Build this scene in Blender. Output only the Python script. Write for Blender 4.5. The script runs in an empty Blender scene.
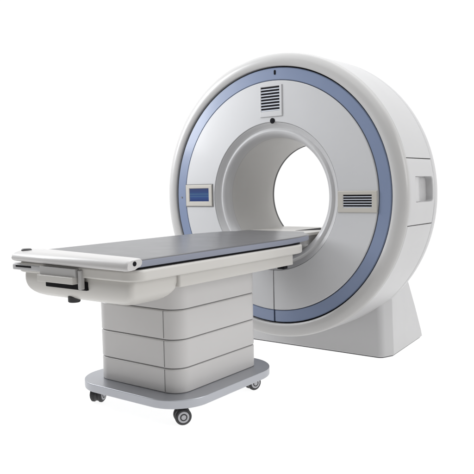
import bpy, bmesh, math
from mathutils import Vector, Matrix
from math import sin, cos, pi, radians

S = bpy.context.scene
C = S.collection

# ------------------------------------------------------------------ camera
H = 1.108                      # height of the bore axis above the floor
CAM = Vector((2.4788, -3.7090, 1.1858))
YAW, PITCH, ROLL, FPX = 0.64362, -0.07731, -0.02057, 660.2
d = Vector((-sin(YAW) * cos(PITCH), cos(YAW) * cos(PITCH), sin(PITCH)))
r = Vector((cos(YAW), sin(YAW), 0)); u = r.cross(d)
r2 = r * cos(ROLL) + u * sin(ROLL); u2 = u * cos(ROLL) - r * sin(ROLL)
cd = bpy.data.cameras.new('camera'); cam = bpy.data.objects.new('camera', cd); C.objects.link(cam)
cam.matrix_world = Matrix(((r2.x, u2.x, -d.x, CAM.x), (r2.y, u2.y, -d.y, CAM.y), (r2.z, u2.z, -d.z, CAM.z), (0, 0, 0, 1)))
cd.sensor_width = 36; cd.lens = 36 * FPX / 474; cd.clip_end = 200; cd.clip_start = 0.05
S.camera = cam

# ------------------------------------------------------------------ studio world: bright behind the machine, dimmer behind the camera
w = bpy.data.worlds.new('World'); S.world = w; w.use_nodes = True
nt = w.node_tree; bg = nt.nodes['Background']
tc = nt.nodes.new('ShaderNodeTexCoord'); sx = nt.nodes.new('ShaderNodeSeparateXYZ')
mr = nt.nodes.new('ShaderNodeMapRange'); mr.interpolation_type = 'SMOOTHSTEP'
dp = nt.nodes.new('ShaderNodeVectorMath'); dp.operation = 'DOT_PRODUCT'
dp.inputs[1].default_value = (-0.25, 0.968, 0)
nt.links.new(tc.outputs['Generated'], dp.inputs[0])
mr.inputs['From Min'].default_value = -0.35; mr.inputs['From Max'].default_value = 0.35
mr.inputs['To Min'].default_value = 0.24; mr.inputs['To Max'].default_value = 1.06
nt.links.new(dp.outputs['Value'], mr.inputs['Value'])
nt.links.new(mr.outputs[0], bg.inputs['Strength'])
bg.inputs['Color'].default_value = (1, 1, 1, 1)

def area(name, loc, tgt, sx_, sy_, power, col=(1, 1, 1)):
    l = bpy.data.lights.new(name, 'AREA'); l.shape = 'RECTANGLE'; l.size = sx_; l.size_y = sy_; l.energy = power; l.color = col
    o = bpy.data.objects.new(name, l); C.objects.link(o); o.location = loc
    o.rotation_euler = (Vector(tgt) - Vector(loc)).to_track_quat('-Z', 'Y').to_euler()
    return o
area('overhead_softbox', (0.0, -0.9, 4.6), (0, -0.9, 0), 6.5, 6.5, 255, (0.97, 0.985, 1.0))
lk = area('left_softbox', (-2.7, -1.7, 2.5), (-0.5, 0.0, 1.5), 1.3, 1.9, 34, (0.95, 0.97, 1.0)); lk.data.spread = radians(95)
area('right_softbox', (4.9, 0.3, 2.5), (0.4, -0.2, 1.1), 2.0, 2.2, 68)
area('added_underfloor_fill', (0, 0, -1.0), (0, 0, 0), 16, 16, 1040)  # added fill from below, keeps the floor white and free of shadows

S.view_settings.view_transform = 'Standard'; S.view_settings.look = 'None'
S.view_settings.exposure = 0.0; S.view_settings.gamma = 1.0

# ------------------------------------------------------------------ materials
def mat(name, col, rough=0.4, metal=0.0, coat=0.0, var=0.03, bump=0.0, scale=40, emit=None):
    m = bpy.data.materials.new(name); m.use_nodes = True
    n = m.node_tree.nodes; L = m.node_tree.links; b = n['Principled BSDF']
    b.inputs['Roughness'].default_value = rough; b.inputs['Metallic'].default_value = metal
    b.inputs['Coat Weight'].default_value = coat; b.inputs['Coat Roughness'].default_value = 0.12
    t = n.new('ShaderNodeTexCoord'); nz = n.new('ShaderNodeTexNoise')
    nz.inputs['Scale'].default_value = 3.2; nz.inputs['Detail'].default_value = 5
    L.new(t.outputs['Object'], nz.inputs['Vector'])
    mx = n.new('ShaderNodeMix'); mx.data_type = 'RGBA'
    mx.inputs[6].default_value = (*[c * (1 - var) for c in col], 1)
    mx.inputs[7].default_value = (*[min(1, c * (1 + var)) for c in col], 1)
    L.new(nz.outputs['Fac'], mx.inputs[0]); L.new(mx.outputs[2], b.inputs['Base Color'])
    n2 = n.new('ShaderNodeTexNoise'); n2.inputs['Scale'].default_value = 9; n2.inputs['Detail'].default_value = 6
    L.new(t.outputs['Object'], n2.inputs['Vector'])
    rr = n.new('ShaderNodeMapRange'); rr.inputs['To Min'].default_value = rough * 0.85; rr.inputs['To Max'].default_value = rough * 1.15
    L.new(n2.outputs['Fac'], rr.inputs['Value']); L.new(rr.outputs[0], b.inputs['Roughness'])
    if bump:
        n3 = n.new('ShaderNodeTexNoise'); n3.inputs['Scale'].default_value = scale; n3.inputs['Detail'].default_value = 3
        L.new(t.outputs['Object'], n3.inputs['Vector'])
        bp = n.new('ShaderNodeBump'); bp.inputs['Strength'].default_value = bump; bp.inputs['Distance'].default_value = 0.002
        L.new(n3.outputs['Fac'], bp.inputs['Height']); L.new(bp.outputs[0], b.inputs['Normal'])
    if emit:
        b.inputs['Emission Color'].default_value = (*emit[0], 1); b.inputs['Emission Strength'].default_value = emit[1]
    return m
def mat_dark(name, col, rough):
    m = mat(name, col, rough); m.node_tree.nodes['Principled BSDF'].inputs['Specular IOR Level'].default_value = 0.12; return m
M = dict(
    shell=mat('white_shell', (0.46, 0.457, 0.46), 0.36, coat=0.1, bump=0.02, scale=160),
    face=mat('cool_white_face', (0.45, 0.45, 0.457), 0.36, coat=0.15, bump=0.02, scale=160),
    bezel=mat('warm_grey_bezel', (0.40, 0.393, 0.387), 0.34, coat=0.1, bump=0.02, scale=160),
    blue=mat('periwinkle_blue', (0.158, 0.198, 0.300), 0.30, coat=0.3, var=0.04),
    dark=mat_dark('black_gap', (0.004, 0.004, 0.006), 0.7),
    seam=mat('dark_seam', (0.13, 0.13, 0.13), 0.6),
    black=mat('black_rubber', (0.018, 0.018, 0.02), 0.45, bump=0.05, scale=90),
    cream=mat('cream_plastic', (0.49, 0.474, 0.448), 0.4, coat=0.2),
    warm=mat('warm_white_panel', (0.485, 0.474, 0.468), 0.4, coat=0.2, bump=0.03, scale=220),
    trim=mat('beige_grey_trim', (0.40, 0.38, 0.345), 0.42, coat=0.1),
    liner=mat('grey_liner', (0.42, 0.41, 0.395), 0.42, bump=0.03, scale=220),
    pad=mat('grey_vinyl', (0.095, 0.095, 0.102), 0.30, coat=0.0, var=0.01, bump=0.02, scale=300),
    padedge=mat('blue_grey_vinyl', (0.20, 0.215, 0.27), 0.4),
    steel=mat('brushed_steel_grey', (0.40, 0.41, 0.44), 0.33, metal=0.7, var=0.03),
    slat=mat('pale_slat', (0.45, 0.47, 0.52), 0.4),
    alu=mat('wheel_grey', (0.42, 0.42, 0.44), 0.4, metal=0.3),
    floor=mat('white_studio_floor', (0.42, 0.42, 0.42), 0.8, var=0.0),
)

# studio floor made translucent so the added lamp below washes out shadows
n = M['floor'].node_tree.nodes; L = M['floor'].node_tree.links
tr = n.new('ShaderNodeBsdfTranslucent'); tr.inputs['Color'].default_value = (.95, .95, .95, 1)
mxs = n.new('ShaderNodeMixShader'); mxs.inputs[0].default_value = .5
L.new(n['Principled BSDF'].outputs[0], mxs.inputs[1]); L.new(tr.outputs[0], mxs.inputs[2]); L.new(mxs.outputs[0], n['Material Output'].inputs['Surface'])

# ------------------------------------------------------------------ mesh helpers
def link(name, bm, m, parent=None, smooth=35, wn=True, mats=None):
    bmesh.ops.remove_doubles(bm, verts=bm.verts, dist=1e-6)
    bmesh.ops.recalc_face_normals(bm, faces=bm.faces)
    me = bpy.data.meshes.new(name); bm.to_mesh(me); bm.free()
    for x in (mats or [m]): me.materials.append(x)
    for p in me.polygons: p.use_smooth = True
    me.set_sharp_from_angle(angle=radians(smooth))
    o = bpy.data.objects.new(name, me); C.objects.link(o)
    if parent:
        o.parent = parent
        o.matrix_parent_inverse = Matrix.Identity(4)
        # every mesh is authored in world coordinates: move it under its thing
        p, off = parent, Vector((0, 0, 0))
        if parent.type == 'EMPTY': off = Vector(parent.location)
        else: off = Vector(parent.get('_org', (0, 0, 0)))
        me.transform(Matrix.Translation(-off)); o['_org'] = tuple(off)
    if wn:
        mo = o.modifiers.new('weighted', 'WEIGHTED_NORMAL'); mo.keep_sharp = True; mo.weight = 90
    return o

def thing(name, label, cat, loc):
    o = bpy.data.objects.new(name, None); C.objects.link(o); o.location = loc
    o.empty_display_size = 0.2; o['label'] = label; o['category'] = cat
    return o

def P(rad, t, y):            # point on the gantry: t clockwise from the top as seen from the front
    return Vector((rad * sin(t), y, H + rad * cos(t)))

def lathe(bm, prof, t0=0.0, t1=2 * pi, n=192, closed=False):
    full = abs((t1 - t0) - 2 * pi) < 1e-9
    cols = n if full else n + 1
    g = [[bm.verts.new(P(a, t0 + (t1 - t0) * i / n, y)) for a, y in prof] for i in range(cols)]
    k = len(prof)
    for i in range(n):
        A, B = g[i], g[(i + 1) % cols]
        for j in range(k if closed else k - 1):
            j2 = (j + 1) % k
            bm.faces.new((A[j], B[j], B[j2], A[j2]))
    if closed and not full:
        bm.faces.new(g[0]); bm.faces.new(list(reversed(g[-1])))
    return bm

def box(bm, c, s, bev=0.0, seg=3, rot=None):
    vs = []
    for dx in (-.5, .5):
        for dy in (-.5, .5):
            for dz in (-.5, .5):
                v = Vector((dx * s[0], dy * s[1], dz * s[2]))
                if rot: v = rot @ v
                vs.append(bm.verts.new(v + Vector(c)))
    f = [(0, 1, 3, 2), (4, 6, 7, 5), (0, 4, 5, 1), (2, 3, 7, 6), (0, 2, 6, 4), (1, 5, 7, 3)]
    fs = [bm.faces.new([vs[i] for i in q]) for q in f]
    if bev:
        es = list({e for q in fs for e in q.edges})
        bmesh.ops.bevel(bm, geom=es, offset=bev, segments=seg, profile=0.5, affect='EDGES')

def rrect(x0, x1, y0, y1, rad, n=10):
    # rounded rectangle, rad may be a 4-list: corners (x1,y0),(x1,y1),(x0,y1),(x0,y0)
    if not isinstance(rad, (list, tuple)): rad = [rad] * 4
    pts = []
    for (cx, cy, a0, q) in ((x1, y0, -90, rad[0]), (x1, y1, 0, rad[1]), (x0, y1, 90, rad[2]), (x0, y0, 180, rad[3])):
        ox = cx - q if cx == x1 else cx + q; oy = cy + q if cy == y0 else cy - q
        for i in range(n + 1):
            a = radians(a0 + 90 * i / n); pts.append((ox + q * cos(a), oy + q * sin(a)))
    return pts

def inset(pts, dd):
    n = len(pts); out = []
    for i in range(n):
        a, b, c = Vector(pts[i - 1]), Vector(pts[i]), Vector(pts[(i + 1) % n])
        e1 = (b - a); e2 = (c - b)
        if e1.length < 1e-9: e1 = e2
        if e2.length < 1e-9: e2 = e1
        n1 = Vector((-e1.y, e1.x)).normalized(); n2 = Vector((-e2.y, e2.x)).normalized()
        m = n1 + n2; m.normalize(); k = max(0.5, m.dot(n1))
        out.append(tuple(b + m * dd / k))
    return out

def slab(bm, pts, z0, z1, bt=0.004, bb=0.004, seg=3):
    """plan outline pts (ccw) from z0 to z1 with rounded top and bottom edges"""
    rings = []
    if bb:
        for i in range(seg + 1):
            a = pi / 2 * i / seg; rings.append((inset(pts, bb * (1 - sin(a))), z0 + bb * (1 - cos(a))))
    else: rings.append((pts, z0))
    if bt:
        for i in range(seg + 1):
            a = pi / 2 * i / seg; rings.append((inset(pts, bt * (1 - cos(a))), z1 - bt * (1 - sin(a))))
    else: rings.append((pts, z1))
    g = [[bm.verts.new((x, y, z)) for x, y in q] for q, z in rings]
    n = len(pts)
    for A, B in zip(g, g[1:]):
        for i in range(n): bm.faces.new((A[i], A[(i + 1) % n], B[(i + 1) % n], B[i]))
    bm.faces.new(list(reversed(g[0]))); bm.faces.new(g[-1])
    return bm

def cyl(bm, a, b, rad, n=32, bev=0.0, r1=None):
    a, b = Vector(a), Vector(b); ax = (b - a).normalized()
    s = ax.orthogonal().normalized(); t = ax.cross(s)
    L = (b - a).length; r1 = rad if r1 is None else r1
    prof = [(rad - bev, 0), (rad, bev), (r1, L - bev), (r1 - bev, L)] if bev else [(rad, 0), (r1, L)]
    g = [[bm.verts.new(a + ax * h + (s * cos(2 * pi * i / n) + t * sin(2 * pi * i / n)) * q) for i in range(n)] for q, h in prof]
    for A, B in zip(g, g[1:]):
        for i in range(n): bm.faces.new((A[i], A[(i + 1) % n], B[(i + 1) % n], B[i]))
    bm.faces.new(list(reversed(g[0]))); bm.faces.new(g[-1])
    return bm

NB = bmesh.new

# ------------------------------------------------------------------ floor
bm = NB(); v = [bm.verts.new((7 * cos(2 * pi * i / 96), 7 * sin(2 * pi * i / 96), 0)) for i in range(96)]; bm.faces.new(v)
fl = link('floor', bm, M['floor'], wn=False); fl['kind'] = 'structure'

# ================================================================== GANTRY
G = thing('scanner_gantry', 'large white ring-shaped scanner gantry with blue ring band and round bore', 'CT scanner', (0, 0.5, 0))

e = 0.0048
bm = NB()   # flat annular front cover, split at the bottom
lathe(bm, [(.497, .035), (.497, .004), (.501, 0), (.764, 0), (.769, .004), (.769, .035)], pi + e * 1.3, 3 * pi - e * 1.3, 240, True)
cover = link('front_cover', bm, M['face'], G)

bm = NB()   # blue band, split at the bottom with a wider gap
lathe(bm, [(.772, .035), (.772, .011), (.777, .005), (.848, .005), (.853, .011), (.853, .035)], pi + e * 1.6, 3 * pi - e * 1.6, 240, True)
band = link('blue_ring_band', bm, M['blue'], G)
bm = NB(); lathe(bm, [(.49, .030), (.49, .034), (.90, .034), (.90, .030)], closed=True)
link('shadow_gap', bm, M['dark'], G)

bm = NB()   # rounded outer bezel
lathe(bm, [(.8615, .05), (.8615, .002), (.8625, -.003), (.868, -.008), (.882, -.013), (.898, -.0145), (.914, -.012), (.928, -.005), (.940, .003), (.948, .012), (.9525, .022), (.954, .030), (.954, .040), (.93, .05)], closed=True)
link('front_bezel', bm, M['bezel'], G)

bm = NB()   # bore mouth: cove and bright bead
lathe(bm, [(.4955, .034), (.4955, .004), (.489, .008), (.478, .020), (.467, .029), (.459, .032), (.454, .030), (.448, .023), (.441, .0195), (.433, .021), (.421, .030), (.409, .045), (.401, .060), (.398, .08)])
link('bore_mouth', bm, M['shell'], G)
bm = NB()
lathe(bm, [(.3975, .08), (.393, .14), (.386, .25), (.378, .40), (.372, .555), (.373, .566)])
link('bore_liner', bm, M['liner'], G)
bm = NB()
lathe(bm, [(.374, .566), (.370, .572), (.370, .582), (.378, .586)])
link('rear_bore_gasket', bm, M['seam'], G)

# drum: cover panels separated by real gaps over a dark core
bm = NB(); lathe(bm, [(.88, .04), (.897, .045), (.897, .43), (.88, .45)]); link('drum_core', bm, M['seam'], G)
aU, aL = radians(90 - 13.6), radians(90 + 11.2)
g_ = 0.0022
def drum_prof(y0, y1, k=0.004):
    return [(.935, y0), (.951, y0), (.954, y0 + k), (.957, (y0 + y1) / 2), (.960, y1 - k), (.957, y1), (.935, y1)]
Y0, Y1 = .044, .425
bm = NB(); lathe(bm, drum_prof(Y0, Y1), -aU + g_, aU - g_, 120, True); link('upper_drum_cover', bm, M['shell'], G)
bm = NB(); lathe(bm, drum_prof(Y0, Y1), aL + g_, 2 * pi - aL - g_, 120, True); link('lower_drum_cover', bm, M['shell'], G)

def side_panel(s):
    """panel on the flank with a recessed grip; s = +1 right, -1 left"""
    bm = NB()
    yr0, yr1, zr0, zr1, q = .125, .405, 1.062, 1.222, .018
    R0, R1 = .954, .960
    def rad(y): return R0 + (R1 - R0) * (y - Y0) / (Y1 - Y0)
    def pt(y, z, dep=0.0):
        R = rad(y) - dep; zz = z - H
        return Vector((s * math.sqrt(max(0, R * R - zz * zz)), y, z))
    zt, zb = H + .952 * cos(aU) - .003, H + .952 * cos(aL) + .003
    hole = rrect(yr0, yr1, zr0, zr1, q, 6)
    # outer loop sampled to match the hole by angle
    cy, cz = (yr0 + yr1) / 2, (zr0 + zr1) / 2
    N = len(hole)
    def outer(y, z):
        dy, dz = y - cy, z - cz
        k = 1e9
        if dy > 1e-9: k = min(k, (Y1 - cy) / dy)
        if dy < -1e-9: k = min(k, (Y0 - cy) / dy)
        if dz > 1e-9: k = min(k, (zt - cz) / dz)
        if dz < -1e-9: k = min(k, (zb - cz) / dz)
        return (cy + dy * k, cz + dz * k)
    # denser loop incl. outer corners
    dirs = []
    for y, z in hole: dirs.append(math.atan2(z - cz, y - cy))
    for y, z in ((Y0, zb), (Y1, zb), (Y1, zt), (Y0, zt)): dirs.append(math.atan2(z - cz, y - cy))
    for i in range(96): dirs.append(-pi + 2 * pi * i / 96)
    dirs = sorted(set(round(a, 5) for a in dirs))
    def ray_hole(a):
        ca, sa = cos(a), sin(a); best = None
        for i in range(N):
            (y0, z0), (y1, z1) = hole[i], hole[(i + 1) % N]
            ey, ez = y1 - y0, z1 - z0; den = ca * ez - sa * ey
            if abs(den) < 1e-12: continue
            t = ((y0 - cy) * ez - (z0 - cz) * ey) / den; uu = ((y0 - cy) * sa - (z0 - cz) * ca) / den
            if t > 0 and -1e-6 <= uu <= 1 + 1e-6: best = t if best is None else max(best, t)
        return (cy + ca * best, cz + sa * best)
    I = [ray_hole(a) for a in dirs]; O = [outer(*p) for p in I]
    n = len(dirs); K = 8
    rings = []
    rings.append([bm.verts.new(pt(*o, .015)) for o in O])
    rings.append([bm.verts.new(pt(*o, .002)) for o in O])
    for k in range(1, K + 1):
        f = k / K
        rings.append([bm.verts.new(pt(o[0] + (i[0] - o[0]) * f, o[1] + (i[1] - o[1]) * f)) for i, o in zip(I, O)])
    for dep, ins in ((.002, .0015), (.006, .003), (.045, .004)):
        rings.append([bm.verts.new(pt(i[0] + (cy - i[0]) * ins / .1, i[1] + (cz - i[1]) * ins / .1, dep)) for i in I])
    for A, B in zip(rings, rings[1:]):
        for i in range(n): bm.faces.new((A[i], A[(i + 1) % n], B[(i + 1) % n], B[i]))
    bm.faces.new(rings[-1])
    o = link('side_panel', bm, M['shell'], G, smooth=25, wn=False)
    # curved vertical grip inside the recess
    bm = NB(); pr = []
    for i in range(13):
        f = i / 12; pr.append((yr0 + .006 + .17 * f, .012 + .030 * f ** 2.6))
    a = [bm.verts.new(pt(y, zr0 + .004, dd)) for y, dd in pr]; b = [bm.verts.new(pt(y, zr1 - .004, dd)) for y, dd in pr]
    for i in range(12): bm.faces.new((a[i], a[i + 1], b[i + 1], b[i]))
    link('recess_grip', bm, M['shell'], o)
side_panel(1); side_panel(-1)

bm = NB()
lathe(bm, [(.93, .430), (.957, .430), (.960, .434), (.961, .46), (.957, .485), (.946, .510), (.920, .535), (.890, .555), (.84, .570), (.70, .582), (.45, .588), (.376, .585)])
link('rear_cover', bm, M['shell'], G)

# base block with chamfered corners, leaning slightly
bm = NB()
def rpoly(pts, rads, n=6):
    """closed outline with each corner rounded by its own radius"""
    out = []; k = len(pts)
    for i in range(k):
        p, c, q = Vector(pts[i - 1]), Vector(pts[i]), Vector(pts[(i + 1) % k])
        a, b = (p - c).normalized(), (q - c).normalized(); ang = a.angle(b)
        t = rads[i] / math.tan(ang / 2)
        A, B = c + a * t, c + b * t
        for j in range(n + 1):
            f = j / n; out.append(tuple((A * (1 - f) + c * f) * (1 - f) + (c * (1 - f) + B * f) * f))
    return out
def base_ring(z, hx, y0, y1, ch):
    p = [(hx - .040, y0), (hx, y0 + ch), (hx - .05, y1 - .02), (hx - .07, y1)]
    return rpoly(p + [(-x, y) for x, y in reversed(p)], [.05, .02, .01, .01, .01, .01, .02, .05])
prof = [(0.007, .654, .378, 1.127), (.015, .662, .372, 1.135), (.06, .660, .373, 1.12), (.25, .650, .380, 1.03), (.47, .640, .388, .91), (.49, .62, .41, .89)]
g = []
for z, hx, y0, y1 in prof:
    g.append([bm.verts.new((x, y, z)) for x, y in base_ring(z, hx, y0, y1, .10)])
n = len(g[0])
for A, B in zip(g, g[1:]):
    for i in range(n): bm.faces.new((A[i], A[(i + 1) % n], B[(i + 1) % n], B[i]))
bm.faces.new(list(reversed(g[0]))); bm.faces.new(g[-1])
link('base', bm, M['shell'], G, smooth=45)
bm = NB(); slab(bm, base_ring(0, .650, .381, 1.12, .10), .001, .008, 0, 0); link('base_shadow_strip', bm, M['dark'], G, wn=False)  # black slab standing in for the shadow line under the base

# ---- things on the front cover
def frame(bm, x0, x1, z0, z1, wx0, wx1, wz0, wz1, yf, yb, bev=.004):
    """rectangular frame with an opening (wx0..wx1, wz0..wz1); front at yf"""
    O = [(x0, z0), (x1, z0), (x1, z1), (x0, z1)]; I = [(wx0, wz0), (wx1, wz0), (wx1, wz1), (wx0, wz1)]
    def sh(L, k): # shrink towards / away from centre
        cx = sum(p[0] for p in L) / 4; cz = sum(p[1] for p in L) / 4
        return [(x - k * (1 if x > cx else -1), z - k * (1 if z > cz else -1)) for x, z in L]
    loops = [(O, yb), (O, yf + bev), (sh(O, bev), yf), (sh(I, -bev), yf), (I, yf + bev), (I, yb)]
    g = [[bm.verts.new((x, y, z)) for x, z in L] for L, y in loops]
    for A, B in zip(g, g[1:]):
        for i in range(4): bm.faces.new((A[i], A[(i + 1) % 4], B[(i + 1) % 4], B[i]))

def screen_mat():
    m = mat('blue_screen', (.01, .015, .04), 0.15, coat=0.3); n = m.node_tree.nodes; L = m.node_tree.links; b = n['Principled BSDF']
    t = n.new('ShaderNodeTexCoord'); s = n.new('ShaderNodeSeparateXYZ'); L.new(t.outputs['Generated'], s.inputs[0])
    rp = n.new('ShaderNodeValToRGB'); L.new(s.outputs['Z'], rp.inputs[0]); cr = rp.color_ramp
    stops = [(0, (.02, .05, .20)), (.20, (.03, .08, .30)), (.36, (.05, .13, .36)), (.40, (.10, .24, .40)), (.44, (.04, .11, .33)), (.52, (.04, .11, .30)), (.56, (.12, .27, .42)), (.61, (.04, .11, .30)), (.8, (.04, .075, .24)), (1, (.05, .07, .17))]
    cr.elements[0].position, cr.elements[0].color = stops[0][0], (*stops[0][1], 1)
    cr.elements[1].position, cr.elements[1].color = stops[-1][0], (*stops[-1][1], 1)
    for p, c in stops[1:-1]:
        q = cr.elements.new(p); q.color = (*c, 1)
    L.new(rp.outputs[0], b.inputs['Emission Color']); b.inputs['Emission Strength'].default_value = .5
    return m
bm = NB(); frame(bm, -.764, -.515, 1.043, 1.199, -.728, -.548, 1.078, 1.172, -.009, .003, .004)
dsp = link('display', bm, M['trim'], G, wn=False)
bm = NB(); box(bm, (-.638, -.003, 1.125), (.182, .003, .096)); link('screen', bm, screen_mat(), dsp, wn=False)
bm = NB(); box(bm, (-.6395, -.0018, 1.121), (.258, .003, .165)); link('display_gasket', bm, M['seam'], dsp, wn=False)

def vent(name, x0, x1, z0, z1, wx0, wx1, wz0, wz1, m, ns, sm, tilt):
    bm = NB(); frame(bm, x0, x1, z0, z1, wx0, wx1, wz0, wz1, -.007, .003, .003)
    f = link(name, bm, m, G, wn=False)
    bm = NB(); box(bm, ((wx0 + wx1) / 2, -.0015, (wz0 + wz1) / 2), (wx1 - wx0 + .004, .002, wz1 - wz0 + .004)); link('vent_back', bm, M['dark'], f, wn=False)
    p = (wz1 - wz0) / ns
    for i in range(ns):
        bm = NB(); z = wz0 + p * (i + .22)
        box(bm, ((wx0 + wx1) / 2, -.0045, z), (wx1 - wx0 + .002, .002, p * .36), rot=Matrix.Rotation(radians(tilt), 3, 'X'))
        link('slat', bm, sm, f, wn=False)
    return f
vent('top_vent', -.084, .092, 1.640, 1.846, -.074, .072, 1.678, 1.838, M['face'], 8, M['slat'], 0)
vent('side_vent', .496, .764, 1.006, 1.140, .536, .728, 1.036, 1.116, M['trim'], 5, M['slat'], 0)
bm = NB(); cyl(bm, (.012, -.005, 1.613), (.012, .002, 1.613), .0185, bev=.002)
ln = link('camera_lens', bm, M['dark'], G)
bm = NB(); cyl(bm, (.012, -.0065, 1.613), (.012, -.0045, 1.613), .010, bev=.001); link('lens_glass', bm, M['dark'], ln)
bm = NB(); box(bm, (.033, .004, 1.929), (.013, .006, .030), .005); link('indicator_slot', bm, M['dark'], G)
bm = NB(); cyl(bm, (-.8135, .0015, H), (-.8135, .008, H), .006); link('screw_cap', bm, M['seam'], G)

# tray bridging the bore
bm = NB(); slab(bm, rrect(-.270, .270, -.015, .56, .05), .850, .870, .004, .004)
tray = link('bore_tray', bm, M['cream'], G)
bm = NB(); slab(bm, [(.08, .16), (.215, .30), (.10, .47)], .869, .8712, 0, 0); link('tray_dark_wedge', bm, M['dark'], tray, wn=False)  # flat near-black wedge laid on the tray top
bm = NB(); slab(bm, rrect(-.25, .25, .02, .55, .04), .79, .849, .0, .0)
link('tray_support', bm, M['bezel'], G)

# ================================================================== TABLE
T = thing('patient_table', 'long patient table with grey pad on white tiered pedestal with black casters', 'patient table', (0, -0.95, 0))

# base plate
bm = NB(); slab(bm, rrect(-.430, .395, -1.405, -.495, [.20, .22, .22, .20], 16), .094, .140, .004, .008, 4)
link('base_plate', bm, M['steel'], T)

# pedestal: four stacked tiers with real gaps, split at the front corner
PX, PL, PY0, PY1, PR = .286, .325, -1.300, -.605, [.09, .06, .06, .09]
bm = NB(); slab(bm, rrect(-PL + .008, PX - .008, PY0 + .008, PY1 - .008, [.082, .05, .05, .082]), .139, .74, 0, 0); ped = link('pedestal', bm, M['seam'], T)
for z0, z1 in ((.141, .266), (.270, .414), (.418, .568), (.572, .745)):
    bm = NB(); slab(bm, rrect(-PL, PX, PY0, PY1, PR), z0, z1, .010, .004, 4); link('tier_panel', bm, M['warm'], ped)
for z0, z1 in ((.146, .261), (.275, .409), (.423, .563)):
    bm = NB(); box(bm, (.194, PY0 - .0002, (z0 + z1) / 2), (.0024, .003, z1 - z0)); link('panel_joint', bm, M['seam'], ped, wn=False)

# casters
def caster(x, y, yaw):
    bm = NB(); cyl(bm, (x, y, .094), (x, y, .080), .022); root = link('caster', bm, M['black'], T)
    Rz = Matrix.Rotation(yaw, 3, 'Z'); ax = Rz @ Vector((1, 0, 0)); c = Vector((x, y, .043)) + Rz @ Vector((0, .018, 0))
    bm = NB()
    cyl(bm, c - ax * .010, c + ax * .010, .036); box(bm, tuple(c + Vector((0, 0, .026))), (.03, .045, .032), .006, 2, Rz); link('fork', bm, M['black'], root)
    for s in (-1, 1):
        bm = NB(); cyl(bm, c + ax * s * .011, c + ax * s * .034, .0425, bev=.007); wh = link('wheel', bm, M['black'], root)
        bm = NB(); cyl(bm, c + ax * s * .0335, c + ax * s * .0365, .029, bev=.002); cyl(bm, c + ax * s * .036, c + ax * s * .0385, .0125, bev=.001)
        hb = link('wheel_hub', bm, M['alu'], wh)
        bm = NB(); cyl(bm, c + ax * s * .036, c + ax * s * .0370, .0185); link('wheel_hub', bm, M['black'], wh)
for x, y, a in ((.290, -1.308, radians(-38)), (-.315, -1.315, radians(20)), (.262, -.66, radians(-20)), (-.295, -.625, radians(25))): caster(x, y, a)

# underbody hull: raked bow, boxy flanks, rounded stern
bm = NB()
lv = [(.800, -1.696, -1.360, .386, .03), (.760, -1.702, -1.360, .388, .03), (.738, -1.703, -1.362, .387, .03), (.722, -1.701, -1.368, .384, .03),
      (.706, -1.697, -1.377, .379, .03), (.691, -1.690, -1.388, .371, .032), (.677, -1.680, -1.401, .358, .035), (.665, -1.666, -1.414, .340, .04),
      (.655, -1.645, -1.427, .314, .045), (.648, -1.612, -1.442, .27, .045)]
g = [[bm.verts.new((x, y, z)) for x, y in rrect(-hw, hw, yf, yr, [q, .05, .05, q], 10)] for z, yf, yr, hw, q in lv]
n = len(g[0])
for A, B in zip(g, g[1:]):
    for i in range(n): bm.faces.new((A[i], A[(i + 1) % n], B[(i + 1) % n], B[i]))
bm.faces.new(g[0]); bm.faces.new(list(reversed(g[-1])))
box(bm, (0, -.885, .764), (.76, .94, .05))
link('underbody', bm, M['cream'], T, smooth=60, wn=False)

# lower beam and upper rail
bm = NB(); slab(bm, rrect(-.402, .402, -1.40, -.385, .012), .712, .780, .006, .004); link('side_beam', bm, M['cream'], T)
bm = NB(); slab(bm, rrect(-.432, .432, -1.724, -.190, [.08, .20, .20, .08]), .776, .827, .012, .010, 5); link('bed_rail', bm, M['cream'], T)
# dark channel between rail and pad
bm = NB(); slab(bm, rrect(-.405, .405, -1.69, -.17, [.05, .20, .20, .05]), .824, .838, 0, 0); link('channel', bm, M['dark'], T)
# pad
pts = [(-.413, -1.56), (.413, -1.695), (.413, -.55)]
for i in range(13):
    a = pi / 2 * i / 12; pts.append((.283 + .130 * cos(a), -.55 + .50 * sin(a)))
pts += [(.20, .08), (-.268, .08)]
for i in range(13):
    a = pi / 2 * (1 - i / 12); pts.append((-.283 - .130 * cos(a), -.55 + .50 * sin(a)))
bm = NB(); slab(bm, pts, .837, .873, .011, .003, 4); bm.normal_update()
for f in bm.faces:
    if f.normal.z < .5: f.material_index = 1
pad = link('pad', bm, M['pad'], T, mats=[M['pad'], M['padedge']])

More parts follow.
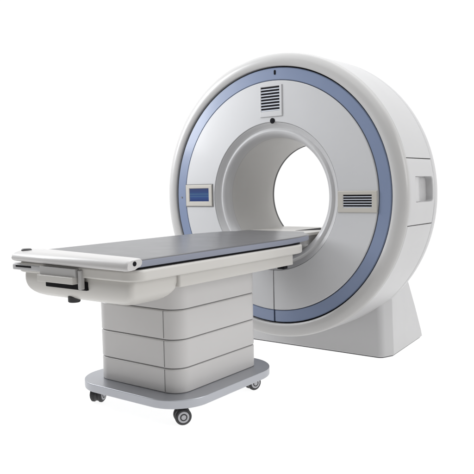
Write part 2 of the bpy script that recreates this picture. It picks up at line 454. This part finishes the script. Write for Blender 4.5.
# foot end cap: rounded pillow across the end
bm = NB()
sec = [(-1.615, .840), (-1.650, .832), (-1.700, .830), (-1.722, .831), (-1.734, .838), (-1.738, .846), (-1.732, .862), (-1.716, .873), (-1.69, .880), (-1.62, .882), (-1.575, .880), (-1.56, .872), (-1.562, .858), (-1.58, .846)]
def capy(x, y):
    t = (x + .44) / .88; f = (y + 1.738) / .178
    return (-1.742 - .030 * t) * (1 - f) + (-1.548 - .122 * t) * f
xs = [(-.437, .80), (-.432, .93), (-.42, 1), (.42, 1), (.430, .94), (.436, .86)]
cy_, cz_ = -1.65, .850
g = [[bm.verts.new((x, capy(x, cy_ + (y - cy_) * k), cz_ + (z - cz_) * k)) for y, z in sec] for x, k in xs]
n = len(sec)
for A, B in zip(g, g[1:]):
    for i in range(n): bm.faces.new((A[i], A[(i + 1) % n], B[(i + 1) % n], B[i]))
bm.faces.new(list(reversed(g[0]))); bm.faces.new(g[-1])
cap = link('end_cap', bm, M['warm'], T, smooth=50, wn=False)
bm = NB(); cyl(bm, (.4355, -1.722, .861), (.4375, -1.722, .861), .0105); link('socket', bm, M['dark'], cap)
bm = NB(); cyl(bm, (-.395, -1.67, .876), (-.395, -1.67, .888), .026, bev=.004); link('knob', bm, M['black'], cap)

# ledge on the left with slot, bracket and dark slot
bm = NB(); slab(bm, rrect(-.455, -.19, -1.728, -1.56, [.004, .02, .03, .03]), .787, .818, .010, .004); ledge = link('end_ledge', bm, M['face'], T)
bm = NB(); box(bm, (-.345, -1.7285, .806), (.125, .004, .009), .0015); link('ledge_slot', bm, M['dark'], ledge)
bm = NB(); box(bm, (-.060, -1.722, .797), (.262, .050, .044), .003); br = link('release_bracket', bm, M['bezel'], T)
bm = NB(); box(bm, (-.060, -1.742, .764), (.262, .044, .032), .003); link('bracket_bar', bm, M['cream'], br)
bm = NB(); box(bm, (-.042, -1.700, .736), (.30, .03, .040), .004); link('release_slot', bm, M['dark'], T)
bm = NB(); box(bm, (.088, -1.726, .768), (.022, .026, .090), .005); link('release_post', bm, M['bezel'], br)
bm = NB(); cyl(bm, (-.06, -1.65, .672), (-.06, -1.65, .640), .030, bev=.004); link('bumper', bm, M['black'], T)
bm = NB(); box(bm, (.345, -.42, .700), (.05, .04, .026), .004); link('end_stop', bm, M['dark'], T)

for o in bpy.data.objects:
    if '_org' in o: del o['_org']
